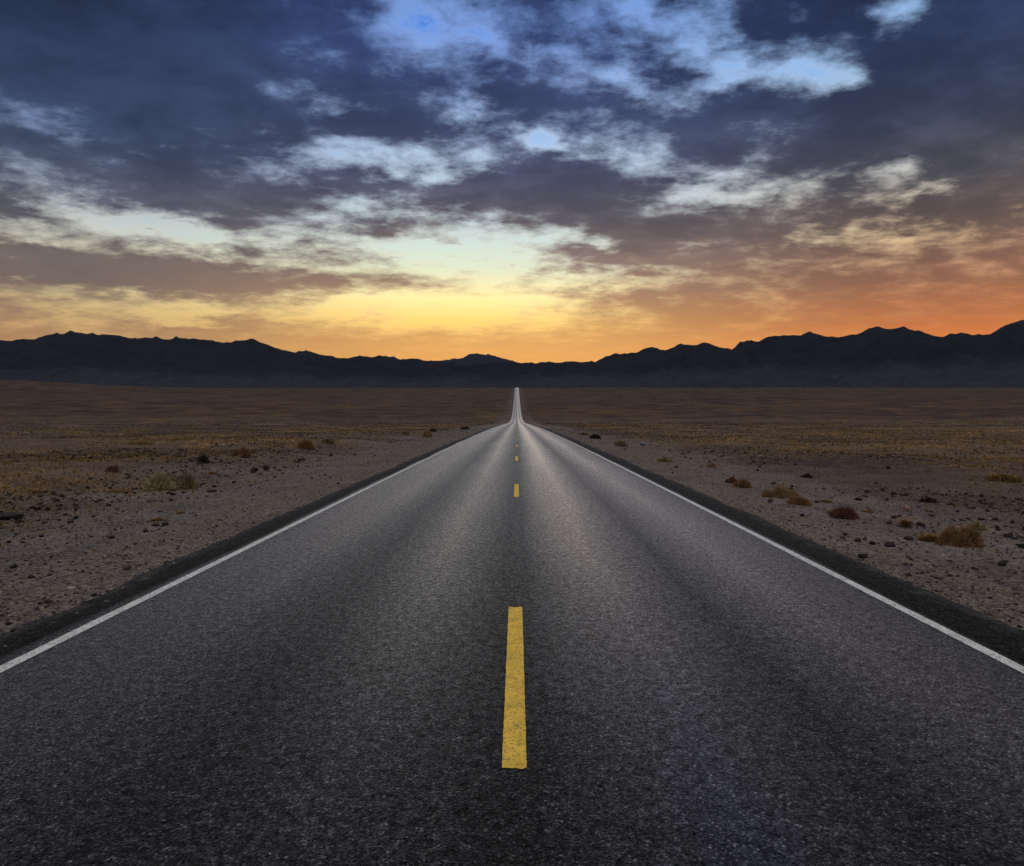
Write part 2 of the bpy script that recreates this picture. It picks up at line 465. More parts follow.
# ------------------------------------------------------------------ road
def build_road():
    m, t = material('worn_asphalt')
    tc = t.n('ShaderNodeTexCoord').outputs['Object']
    x, y, z = t.sep(tc)
    wob = t.m('MULTIPLY', t.m('SUBTRACT', t.noise(t.xyz(t.m('MULTIPLY', x, .2), t.m('MULTIPLY', y, .15)), 1.0, 3), 0.5), 0.35)
    xw = t.m('ADD', x, wob)
    xr = t.m('DIVIDE', t.m('ADD', xw, 5.0), 10.0)
    lane = [(-4.3, 0), (-3.86, 0), (-3.72, .42), (-3.3, .52), (-2.55, .56), (-2.2, .45), (-1.72, .32), (-1.35, .46), (-.95, .72), (-.55, .52), (-.10, .30),
            (.10, .30), (.55, .75), (1.0, 1.0), (1.4, .65), (1.80, .36), (2.2, .6), (2.65, .8), (3.25, .55), (3.6, .42), (3.74, 0), (4.3, 0)]
    wear = t.ramp(xr, [((a + 5) / 10, b) for a, b in lane])
    blot = t.noise(t.xyz(t.m('MULTIPLY', x, 1.0), t.m('MULTIPLY', y, .06)), 1.3, 4, .6)
    wear = t.m('MULTIPLY', wear, t.sstep(blot, .25, .75, .90, 1.06), clamp=True)
    agg = t.vor(tc, 95.0, out='Color'); aggd = t.vor(tc, 95.0)
    agg2 = t.vor(tc, 210.0, out='Color')
    ax, ay, az_ = t.sep(agg); bx, _, _ = t.sep(agg2)
    stone = t.ramp(ax, [(0, .002), (.45, .006), (.72, .020), (.9, .085), (1, .36)])
    sand = t.ramp(bx, [(0, .003), (.6, .012), (1, .07)])
    col = t.mix(0.40, stone, sand)
    clx, _, _ = t.sep(t.vor(tc, 42.0, out='Color'))
    col = t.mix(1.0, col, t.ramp(clx, [(0, .45), (.6, .85), (.86, 1.2), (1, 1.7)]), 'MULTIPLY')
    col = t.mix(1.0, col, t.ramp(wear, [(0, (.34, .335, .33)), (.12, (.70, .70, .70)), (.4, (1.0, 1.0, 1.0)), (1, (1.7, 1.7, 1.68))]), 'MULTIPLY')
    h = t.m('ADD', t.m('MULTIPLY', ay, 1.0), t.m('MULTIPLY', aggd, -1.2))
    h = t.m('ADD', h, t.m('MULTIPLY', bx, .35))
    nb = t.bump(h, t.ramp(wear, [(0, .7), (1, .32)]), 0.0020)
    gn = t.m('ADD', t.m('MULTIPLY', t.noise(tc, 60.0, 4, .9), .74), t.m('MULTIPLY', t.noise(tc, 14.0, 3, .6), .26))
    grain = t.mix(1.0, t.ramp(gn, [(.36, .18), (.48, .80), (.57, 1.4), (.68, 2.2)]), t.ramp(ax, [(0, .55), (.6, .95), (.9, 1.35), (1, 1.8)]), 'MULTIPLY')
    col = t.mix(1.0, col, t.ramp(gn, [(.36, .02), (.48, .13), (.57, .48), (.68, 2.2)]), 'MULTIPLY')
    rough = t.ramp(wear, [(0, .80), (.25, .46), (1, .30)])
    p = t.n('ShaderNodeBsdfDiffuse'); t.put(p.inputs['Color'], col); t.put(p.inputs['Normal'], nb)
    sn = t.n('ShaderNodeBsdfSheen'); t.put(sn.inputs['Color'], t.mix(1.0, t.mix(wear, (.010, .010, .010), (1.0, 1.0, 1.0)), grain, 'MULTIPLY')); sn.inputs['Roughness'].default_value = .30
    t.put(sn.inputs['Normal'], nb)
    # dust and grit blown over the crumbling outer margin
    dust = t.m('ADD', t.m('ABSOLUTE', x), t.m('MULTIPLY', t.m('SUBTRACT', t.noise(tc, 3.0, 6, .75), .5), 1.7))
    t.put(p.inputs['Color'], t.mix(t.sstep(dust, 4.05, 4.5, 0, .85), col, (.085, .068, .058)))
    gl = t.n('ShaderNodeBsdfGlossy'); t.put(gl.inputs['Color'], t.mix(1.0, t.mix(wear, (.10, .10, .10), (.94, .97, .95)), grain, 'MULTIPLY'))
    t.put(gl.inputs['Roughness'], rough); t.put(gl.inputs['Normal'], nb)
    fr = t.n('ShaderNodeFresnel'); fr.inputs['IOR'].default_value = 1.55; t.put(fr.inputs['Normal'], nb)
    mx = t.n('ShaderNodeMixShader'); t.put(mx.inputs[0], fr.outputs[0])
    m.node_tree.links.new(p.outputs[0], mx.inputs[1]); m.node_tree.links.new(gl.outputs[0], mx.inputs[2])
    ad = t.n('ShaderNodeAddShader')
    m.node_tree.links.new(mx.outputs[0], ad.inputs[0]); m.node_tree.links.new(sn.outputs[0], ad.inputs[1])
    o = t.n('ShaderNodeOutputMaterial'); m.node_tree.links.new(ad.outputs[0], o.inputs[0])
    ys = YS[YS < 1475]
    cols = [None, -4.12, -3.7, -2.5, -1.2, 0, 1.2, 2.5, 3.6, 4.15, None]
    rows = []
    P = PROFILE(ys)
    L = road_edge(ys, -1); Rr = road_edge(ys, 1)
    xs = np.stack([L - .03, L] + [np.full_like(ys, c) for c in cols[1:-1]] + [Rr, Rr + .03], 1)
    camber = 0.012 * (1 - np.abs(xs) / 4.3)
    zs = P[:, None] + camber
    zs[:, 0] -= .12; zs[:, -1] -= .12
    zs[:, 1] -= .015; zs[:, -2] -= .015
    v = np.stack([xs, np.repeat(ys[:, None], xs.shape[1], 1), zs], -1).reshape(-1, 3)
    me = mesh_np('road', v, grid_faces(len(ys), xs.shape[1]), m)
    road = tag(link('road', me), kind='structure')

    def surf(xx, yy):       # height of the asphalt
        return np.interp(yy, ys, P) + 0.012 * (1 - np.abs(xx) / 4.3)

    def paint(name, c0, c1, worn):
        pm, p = material(name)
        tc = p.n('ShaderNodeTexCoord').outputs['Object']
        agg = p.vor(tc, 95.0, out='Color'); aggd = p.vor(tc, 95.0)
        a, b, _ = p.sep(agg)
        n = p.noise(tc, 60.0, 4, .7)
        col = p.mix(p.sstep(n, .3, .7), c0, c1)
        col = p.mix(p.m('MULTIPLY', p.sstep(p.m('ADD', a, p.m('MULTIPLY', p.noise(tc, 6, 3), .5)), 0.92, 1.25), worn), col, (.16, .14, .10))
        col = p.mix(.6, col, p.mix(1.0, col, p.ramp(p.noise(tc, 7.0, 5, .7), [(.36, .55), (.6, 1.0)]), 'MULTIPLY'))
        h = p.m('ADD', b, p.m('MULTIPLY', aggd, -1.2))
        p.pbsdf(col, .62, p.bump(h, .7, .006), .3)
        return pm
    white = paint('white_road_paint', (.62, .61, .59), (.88, .87, .85), .8)
    yellow = paint('yellow_road_paint', (.88, .52, .045), (1.0, .68, .11), .75)
    for cx in (LINE_L, LINE_R):
        w = 0.051
        yy = ys[(ys > -60)]
        jit = 0.006
        a = cx - w + jit * (fbm(yy * 6, yy * 0 + cx, 3, 2) - .5); b = cx + w + jit * (fbm(yy * 6, yy * 0 + cx + 9, 4, 2) - .5)
        vv = np.stack([np.stack([a, yy, surf(a, yy) + .004], 1), np.stack([b, yy, surf(b, yy) + .004], 1)], 1).reshape(-1, 3)
        o = link('edge_line', mesh_np('edge_line', vv, grid_faces(len(yy), 2), white), road)
        o['label'] = 'solid white line along the left edge of the road' if cx < 0 else 'solid white line along the right edge of the road'
    for k in range(-1, 98):
        y0 = 3.567 + 12.1 * k
        if k >= 1: y0 -= 0.25
        y1 = y0 + (3.02 if k < 1 else 2.85)
        n = 90 if k < 3 else (12 if k < 8 else 4)
        yy = np.linspace(y0, y1, n)
        w0 = -.056 if k else -.067; w1 = .058 if k else .061
        e0 = w0 + .006 * (fbm(yy * 22, yy * 0 + 3 * k, 13, 3, .7) - .5); e1 = w1 + .006 * (fbm(yy * 22, yy * 0 + 7 + 3 * k, 14, 3, .7) - .5)
        C = 14 if k < 3 else 2
        u = np.linspace(0, 1, C)
        X = e0[:, None] * (1 - u) + e1[:, None] * u
        Y = np.repeat(yy[:, None], C, 1)
        Y[0] += .035 * (fbm(u * 6, u * 0 + k, 15, 3) - .5); Y[-1] += .04 * (fbm(u * 6, u * 0 + k + 5, 16, 3) - .5)
        vv = np.stack([X, Y, surf(X, Y) + .004], -1).reshape(-1, 3)
        link('centre_dash', mesh_np('centre_dash', vv, grid_faces(n, C), yellow), road)


build_road()


# ------------------------------------------------------------------ mountains
def build_range(name, sil, rc_fn, wf, wb, rmin, seed, mat, base=38.0, az_step=0.06, spur=0.35):
    """sil: photograph skyline points (px,py) -> a mountain range with spurs and gullies, its crest at distance rc"""
    A, E = zip(*[azel(px, py) for px, py in sil])
    A = np.array(A); E = np.array(E)
    az = np.arange(A[0], A[-1], R(az_step))
    rc0 = rc_fn(az)
    r_t = np.concatenate([np.linspace(-1, 0, 90)[:-1], np.linspace(0, 1, 24)])
    AZ, TT = np.meshgrid(az, r_t)
    RC = rc_fn(AZ)
    RR = np.where(TT < 0, RC + TT * wf, RC + TT * wb)
    X = RR * np.sin(AZ); Y = RR * np.cos(AZ)
    Hc = np.interp(AZ, A, np.tan(E)) * RC + EYE
    # spurs: ridges that run down towards the plain, gullies between them
    rn = ridged(X / 1500 + .4 * fbm(X / 900, Y / 900, seed + 40, 3), Y / 2600, seed, 6)
    rn2 = ridged(X / 420, Y / 420, seed + 9, 5)
    t = np.clip(-TT, 0, 1)
    front = (1 - t) ** 1.55
    back = (1 - np.clip(TT, 0, 1)) ** 1.2
    prof = np.where(TT < 0, front, back)
    mod = 1 + spur * np.sin(np.clip(np.abs(TT), 0, 1) * PI) ** 0.8 * ((rn - 0.42) * 2.2 + (rn2 - .4) * 0.7)
    fine = ((fbm(X / 70, Y / 70, seed + 77, 3) - .5) * 22 + (ridged(X / 210, Y / 210, seed + 55, 4) - .45) * 40) * np.clip(prof * 3, 0, 1)
    Z = base - 12 + (Hc - base + 12) * prof * mod + fine
    # keep every spur under the crest line
    lim = (np.interp(AZ, A, np.tan(E)) * (1 - 0.10 * np.clip(np.abs(TT) * 3, 0, 1))) * RR + EYE
    Z = np.where(TT < -0.001, np.minimum(Z, lim), Z)
    v = np.stack([X, Y, Z], -1).reshape(-1, 3)
    me = mesh_np(name, v, grid_faces(len(r_t), len(az)), mat)
    return tag(link(name, me), kind='structure')


def build_mountains():
    m, t = material('dark_desert_rock')
    geo = t.n('ShaderNodeNewGeometry')
    pos = geo.outputs['Position']
    px, py, pz = t.sep(pos)
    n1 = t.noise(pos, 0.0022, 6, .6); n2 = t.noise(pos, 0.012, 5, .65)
    strata = t.noise(t.vm('MULTIPLY', pos, (.0006, .0006, .02)), 1.0, 4, .6)
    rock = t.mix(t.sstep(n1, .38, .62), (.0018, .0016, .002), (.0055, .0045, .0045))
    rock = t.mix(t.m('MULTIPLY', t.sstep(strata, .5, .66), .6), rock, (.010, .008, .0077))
    fan_mist = t.mix(t.sstep(n2, .35, .65), (.016, .016, .0205), (.028, .0275, .033))  # pale alluvial fans, with the bluish mist at the foot mixed into their colour
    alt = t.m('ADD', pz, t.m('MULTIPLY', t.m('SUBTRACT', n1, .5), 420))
    col = t.mix(t.sstep(alt, 330, 520), fan_mist, rock)
    nb = t.bump(t.m('ADD', n2, t.m('MULTIPLY', n1, .5)), .6, 30.0)
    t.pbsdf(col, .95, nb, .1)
    left = [(-2400, 352), (-1500, 342), (-900, 336), (-500, 340), (-250, 332), (-120, 338), (-40, 336), (0, 340), (15, 341), (35, 338), (45, 335), (60, 334), (75, 331.5), (85, 332), (95, 334), (110, 333.5),
            (118, 335), (125, 338), (132, 339), (140, 337), (155, 336.5), (165, 338.5), (175, 337.5), (195, 338), (205, 341), (220, 341),
            (235, 341), (250, 338.5), (256, 339.5), (275, 346), (295, 352), (309, 351), (320, 354), (335, 357), (347, 359), (360, 357),
            (380, 356.5), (395, 358), (410, 359), (425, 361), (450, 363), (500, 366), (560, 370), (620, 378), (680, 390), (700, 394)]
    right = [(300, 394), (360, 386), (410, 376), (450, 367), (480, 364), (512, 362), (522, 363), (540, 363), (552, 362.5), (562, 362.5), (575, 361), (595, 361), (605, 356), (615, 353),
             (625, 354), (635, 353), (645, 348), (652, 346), (660, 349), (666, 350), (680, 344), (690, 343.5), (710, 343.5), (720, 347), (727, 347),
             (732, 348.5), (740, 343), (747, 340.5), (755, 342), (768, 337.5), (775, 335.5), (792, 334), (800, 335.5), (810, 331.5), (818, 333),
             (828, 336), (840, 336.5), (853, 333), (863, 333), (878, 325.5), (888, 327.5), (905, 327.5), (915, 331.5), (928, 333), (942, 336.5),
             (950, 333), (967, 333), (973, 335), (978, 333.5), (984, 335), (990, 334), (1005, 325), (1015, 322), (1030, 321), (1080, 327),
             (1200, 320), (1400, 334), (1800, 330), (2600, 345), (3600, 352)]
    centre = [(330, 384), (380, 372), (428, 361.5), (445, 360), (463, 358), (470, 354), (476, 353), (485, 354), (497, 356), (505, 358.5), (510, 360), (516, 361.5), (540, 368), (600, 380), (640, 388)]
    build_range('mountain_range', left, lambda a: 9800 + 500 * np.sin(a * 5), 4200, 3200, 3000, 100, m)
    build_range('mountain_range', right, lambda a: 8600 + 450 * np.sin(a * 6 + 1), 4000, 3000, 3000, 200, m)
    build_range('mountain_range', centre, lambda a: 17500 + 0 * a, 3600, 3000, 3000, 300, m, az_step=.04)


build_mountains()


# ------------------------------------------------------------------ stones, grass
def ico():
    p = (1 + 5 ** .5) / 2
    v = np.array([(-1, p, 0), (1, p, 0), (-1, -p, 0), (1, -p, 0), (0, -1, p), (0, 1, p), (0, -1, -p), (0, 1, -p), (p, 0, -1), (p, 0, 1), (-p, 0, -1), (-p, 0, 1)], float)
    v /= np.linalg.norm(v[0])
    f = np.array([(0, 11, 5), (0, 5, 1), (0, 1, 7), (0, 7, 10), (0, 10, 11), (1, 5, 9), (5, 11, 4), (11, 10, 2), (10, 7, 6), (7, 1, 8),
                  (3, 9, 4), (3, 4, 2), (3, 2, 6), (3, 6, 8), (3, 8, 9), (4, 9, 5), (2, 4, 11), (6, 2, 10), (8, 6, 7), (9, 8, 1)])
    return v, f


def stone_material(name, dark):
    m, t = material(name)
    rnd = t.n('ShaderNodeNewGeometry').outputs['Random Per Island']
    tc = t.n('ShaderNodeTexCoord').outputs['Object']
    if dark:
        c = t.ramp(rnd, [(0, (.012, .0095, .009)), (.5, (.036, .026, .023)), (.85, (.078, .056, .047)), (1, (.15, .115, .098))])
    else:
        c = t.ramp(rnd, [(0, (.014, .011, .011)), (.3, (.045, .036, .034)), (.6, (.088, .074, .070)), (.9, (.14, .118, .108)), (.97, (.18, .115, .075)), (1, (.36, .33, .30))])
    n = t.noise(tc, 30, 4, .7)
    c = t.mix(.6, c, t.mix(1.0, c, t.ramp(n, [(.3, .55), (.7, 1.4)]), 'MULTIPLY'))
    t.pbsdf(c, .9, t.bump(n, .5, .01), .2)
    return m


def scatter_stones(name, n, d0, d1, smin, smax, mat, keep, sink=.3, flat=(.45, .8), pix=0.7, seed=1):
    g = np.random.default_rng(seed)
    d = np.exp(g.uniform(math.log(d0), math.log(d1), n))
    lat = g.uniform(-.95, .95, n) * d
    y = d; x = lat
    side = np.where(x < 0, road_edge(y, -1), road_edge(y, 1))
    ins = np.where(x < 0, x - side, side - x)         # how far onto the asphalt a stone has strayed
    ok = (ins < np.where(smax < .1, .45 * g.random(n) ** 4 - .01, -.02)) & keep(x, y, g)
    ins = ins[ok]
    x, y, d = x[ok], y[ok], d[ok]
    n = len(x)
    s = smin * (smax / smin) ** (g.random(n) ** 4.0) * np.where(d < 25, .8, 1)
    s = np.maximum(s, d / FPX * pix)
    bv, bf = ico()
    ang = g.uniform(0, 2 * PI, n)
    ca, sa = np.cos(ang)[:, None], np.sin(ang)[:, None]
    V = bv[None] * (1 + g.uniform(-.28, .28, (n, 12)))[..., None]
    V = V * np.stack([np.ones(n), g.uniform(.6, 1, n), g.uniform(*flat, n)], 1)[:, None, :]
    vx = V[..., 0] * ca - V[..., 1] * sa; vy = V[..., 0] * sa + V[..., 1] * ca
    V = np.stack([vx, vy, V[..., 2]], -1) * (s / 2)[:, None, None]
    z = np.where(ins > -.02, PROFILE(y) - .008, ground_z(x, y)) + s * sink * .5
    V = V + np.stack([x, y, z], 1)[:, None, :]
    F = bf[None] + (np.arange(n) * 12)[:, None, None]
    me = mesh_np(name, V.reshape(-1, 3), F.reshape(-1, 3), mat, False)
    return link(name, me)


M_STONE = stone_material('gravel_stone', False)
M_DARK = stone_material('dark_lava_stone', True)


def keep_gravel(x, y, g):
    off = np.abs(x) - 4.3
    return g.random(len(x)) < np.clip(0.85 - 0.02 * off, .25, 1)


def keep_dark(x, y, g):
    off = np.abs(x) - 4.3
    p = smooth(.46, .60, fbm(x / 5.0, y / 6.0, 123, 4)) * smooth(2.5, 9.0, off) + .025
    return g.random(len(x)) < p


o = scatter_stones('gravel', 170000, 4.2, 110, .012, .070, M_STONE, keep_gravel, seed=3)
tag(o, 'loose grey and brown gravel strewn over the road shoulders', 'gravel', kind='stuff')
o = scatter_stones('rubble', 170000, 8, 330, .03, .20, M_DARK, keep_dark, seed=4, pix=.95)
tag(o, 'dark brown rubble scattered in bands over the desert plain', 'rubble', kind='stuff')


def blades(pos, h, spread, nb, g, wmin):
    """grass tufts as bent blades: pos (n,3), h (n,), -> verts, faces (tri strips of 2)"""
    n = len(pos)
    a = g.uniform(0, 2 * PI, (n, nb))
    lean = g.uniform(.1, .9, (n, nb)) * spread
    hh = h[:, None] * g.uniform(.5, 1.1, (n, nb))
    r0 = h[:, None] * .25 * g.random((n, nb))
    w = np.maximum(hh * .03, wmin[:, None])
    dx, dy = np.cos(a), np.sin(a)
    bx = pos[:, None, 0] + dx * r0; by = pos[:, None, 1] + dy * r0; bz = np.repeat(pos[:, None, 2], nb, 1)
    px_, py_ = -dy * w, dx * w
    mx = bx + dx * hh * lean * .4; my = by + dy * hh * lean * .4; mz = bz + hh * .6
    tx = bx + dx * hh * lean; ty = by + dy * hh * lean; tz = bz + hh
    V = np.stack([np.stack([bx - px_, by - py_, bz - .01], -1), np.stack([bx + px_, by + py_, bz - .01], -1),
                  np.stack([mx + px_ * .8, my + py_ * .8, mz], -1), np.stack([mx - px_ * .8, my - py_ * .8, mz], -1),
                  np.stack([tx, ty, tz], -1)], 2).reshape(-1, 3)
    k = np.arange(n * nb)[:, None] * 5
    F = np.concatenate([k + [0, 1, 2], k + [0, 2, 3], k + [3, 2, 4]], 0)
    return V, F


def grass_material():
    m, t = material('dry_grass')
    rnd = t.n('ShaderNodeNewGeometry').outputs['Random Per Island']
    c = t.ramp(rnd, [(0, (.12, .065, .018)), (.5, (.23, .128, .032)), (.85, (.31, .19, .058)), (1, (.34, .25, .12))])
    t.pbsdf(c, .85, None, .15)
    return m


M_GRASS = grass_material()


def scatter_grass():
    g = np.random.default_rng(9)
    n = 170000
    d = np.exp(g.uniform(math.log(9), math.log(900), n))
    x = g.uniform(-.95, .95, n) * d; y = d
    ok = g.random(n) < (.75 * grass_cover(x, y) ** 1.3 + .012 * smooth(1.5, 5, np.abs(x) - 4.3)) * np.where(np.abs(x) > 5.6, 1, 0)
    x, y, d = x[ok], y[ok], d[ok]
    h = g.uniform(.05, .13, len(x)) * (1 + .6 * smooth(30, 200, d))
    pos = np.stack([x, y, ground_z(x, y)], 1)
    V, F = blades(pos, h, 1.1, 16, g, d / FPX * .10)
    tag(link('dry_grass', mesh_np('dry_grass', V, F, M_GRASS, False)), 'sparse yellow dry grass over the desert plain', 'grass', kind='stuff')


scatter_grass()


def scatter_scrub():
    g = np.random.default_rng(19)
    n = 60000
    d = np.exp(g.uniform(math.log(45), math.log(1380), n))
    x = g.uniform(-.95, .95, n) * d; y = d
    ok = (g.random(n) < .12 + .75 * smooth(.40, .62, fbm(x / 40.0, y / 60.0, 141, 4, .6))) & (np.abs(x) > 12 + 8 * g.random(n)) & (y < 1400) & (g.random(n) < .12 + .88 * smooth(90, 330, d))
    x, y, d = x[ok], y[ok], d[ok]
    h = .09 + .30 * g.random(len(x)) ** 2.5 * (.5 + 1.6 * smooth(150, 900, d))
    pos = np.stack([x, y, ground_z(x, y)], 1)
    V, F = blades(pos, h, 1.6, 9, g, d / FPX * .13)
    m, t = material('desert_scrub')
    rnd = t.n('ShaderNodeNewGeometry').outputs['Random Per Island']
    t.pbsdf(t.ramp(rnd, [(0, (.022, .016, .011)), (.35, (.060, .042, .022)), (.65, (.18, .105, .032)), (1, (.30, .18, .055))]), .9, None, .1)
    tag(link('scrub', mesh_np('scrub', V, F, m, False)), 'low brown and golden scrub dotted over the far plain', 'scrub', kind='stuff')


scatter_scrub()


# ------------------------------------------------------------------ shrubs, tufts and single rocks (things)
def place(px, py):
    """where the ray through a photograph point first meets the ground"""
    v = ray(px, py)
    c = Vector(cam.location)
    d = np.concatenate([np.arange(3, 60, .02), np.arange(60, 700, .25)])
    X = c.x + v.x / v.y * d; Y = c.y + d; Z = c.z + v.z / v.y * d
    g = ground_z(X, Y)
    i = np.argmax(Z <= g)
    return X[i], Y[i], g[i]


def twig_material(name, c0, c1, c2):
    m, t = material(name)
    rnd = t.n('ShaderNodeNewGeometry').outputs['Random Per Island']
    tc = t.n('ShaderNodeTexCoord').outputs['Object']
    n = t.noise(tc, 5.0, 3, .6)
    c = t.ramp(rnd, [(0, c0), (.55, c1), (1, c2)])
    c = t.mix(.7, c, t.mix(1.0, c, t.ramp(n, [(.3, .6), (.7, 1.35)]), 'MULTIPLY'))
    t.pbsdf(c, .85, None, .15)
    return m


MT = {
    'tan': twig_material('tan_green_twigs', (.17, .135, .062), (.38, .30, .145), (.56, .46, .26)),
    'brown': twig_material('brown_twigs', (.13, .09, .048), (.29, .20, .105), (.46, .34, .20)),
    'orange': twig_material('orange_twigs', (.12, .065, .028), (.27, .145, .062), (.42, .25, .12)),
    'dark': twig_material('dark_twigs', (.018, .016, .012), (.045, .036, .026), (.095, .07, .05)),
    'red': twig_material('reddish_twigs', (.07, .033, .021), (.17, .078, .048), (.29, .145, .088)),
    'straw': twig_material('straw_twigs', (.18, .115, .05), (.34, .23, .11), (.46, .34, .19)),
    'green': twig_material('green_leaves', (.05, .085, .035), (.085, .14, .06), (.13, .19, .09)),
}
M_STEM, _t = material('woody_stem')
_t.pbsdf(_t.mix(_t.noise(_t.n('ShaderNodeTexCoord').outputs['Object'], 40, 4), (.05, .035, .025), (.13, .09, .06)), .9, None, .2)


def shrub_meshes(seed, lobes, mat, n, tw, upright=.0):
    """unit shrub (about 1 wide, height 1 = half width units): thin twigs filling domed lobes; lobes (x, y, r, h)"""
    g = np.random.default_rng(seed)
    Vs, Fs, base = [], [], 0
    tot = sum(l[2] ** 2 for l in lobes)
    for (lx, ly, lr, lh) in lobes:
        k = int(n * lr * lr / tot)
        u = g.random(k) ** .8; th = g.uniform(0, 2 * PI, k)
        ce = 1 - u                                            # 1 at top, 0 at the rim
        se = np.sqrt(1 - ce ** 2)
        se = (1 - ce) ** .56
        dirv = np.stack([se * np.cos(th), se * np.sin(th), ce], 1)
        lump = .72 + .52 * fbm(th * 2.4 + lx * 9, ce * 3.5 + seed, seed, 3) + g.normal(0, .05, k)
        tip_r = g.uniform(.55, 1.0, k) ** .5
        tip = dirv * (lump * tip_r)[:, None] * [lr, lr, lh]
        start = tip * g.uniform(.45, .92, k)[:, None]
        jit = g.normal(0, .12, (k, 3)) * lr
        jit[:, 2] = np.abs(jit[:, 2]) * upright - (1 - upright) * jit[:, 2] * .5
        end = tip + jit
        start = start * [1, 1, .7]
        end[:, 2] = np.maximum(end[:, 2], .02)
        mid = (start + end) / 2 + g.normal(0, .05, (k, 3)) * lr
        side = np.cross(end - start, g.normal(0, 1, (k, 3)))
        side /= np.linalg.norm(side, axis=1)[:, None] + 1e-9
        w = tw * g.uniform(.5, 1.3, k)[:, None]
        c = np.array([lx, ly, 0])
        V = np.stack([start - side * w, start + side * w, mid + side * w * .9, mid - side * w * .9, end], 1) + c
        V[..., 2] = np.maximum(V[..., 2], -.03)
        kk = np.arange(k)[:, None] * 5 + base
        Fs.append(np.concatenate([kk + [0, 1, 2], kk + [0, 2, 3], kk + [3, 2, 4]], 0)); Vs.append(V.reshape(-1, 3))
        base += k * 5
    fol = mesh_np('foliage', np.concatenate(Vs), np.concatenate(Fs), mat, False)
    # woody stems fanning from the root
    sv, sf, b = [], [], 0
    for (lx, ly, lr, lh) in lobes:
        for q in range(7):
            th = g.uniform(0, 2 * PI); tl = g.uniform(.15, .7)
            p0 = np.array([g.normal(0, .012), g.normal(0, .012), -.04])
            p2 = np.array([lx + math.cos(th) * lr * tl, ly + math.sin(th) * lr * tl, lh * (1 - tl * .6) * .7])
            p1 = (p0 + p2) / 2 + [0, 0, .05]
            for (pp, rr) in ((p0, .020), (p1, .014), (p2, .006)):
                for s in range(5):
                    sv.append(pp + np.array([math.cos(s * 2 * PI / 5), math.sin(s * 2 * PI / 5), 0]) * rr)
            for r_ in range(2):
                for s in range(5):
                    sf.append((b + r_ * 5 + s, b + r_ * 5 + (s + 1) % 5, b + r_ * 5 + 5 + (s + 1) % 5, b + r_ * 5 + 5 + s))
            b += 15
    stem = mesh_np('stem', np.array(sv), np.array(sf), M_STEM)
    return fol, stem


def lobes_for(kind, g):
    if kind == 'dome': return [(0, 0, .50, .50), (-.22, .1, .30, .38), (.2, -.08, .32, .40)]
    if kind == 'double': return [(-.24, 0, .28, .42), (.18, .05, .34, .46), (.0, .12, .3, .5)]
    if kind == 'ragged': return [(0, 0, .36, .40), (-.3, .05, .22, .30), (.3, -.05, .22, .28), (.12, .2, .25, .46)]


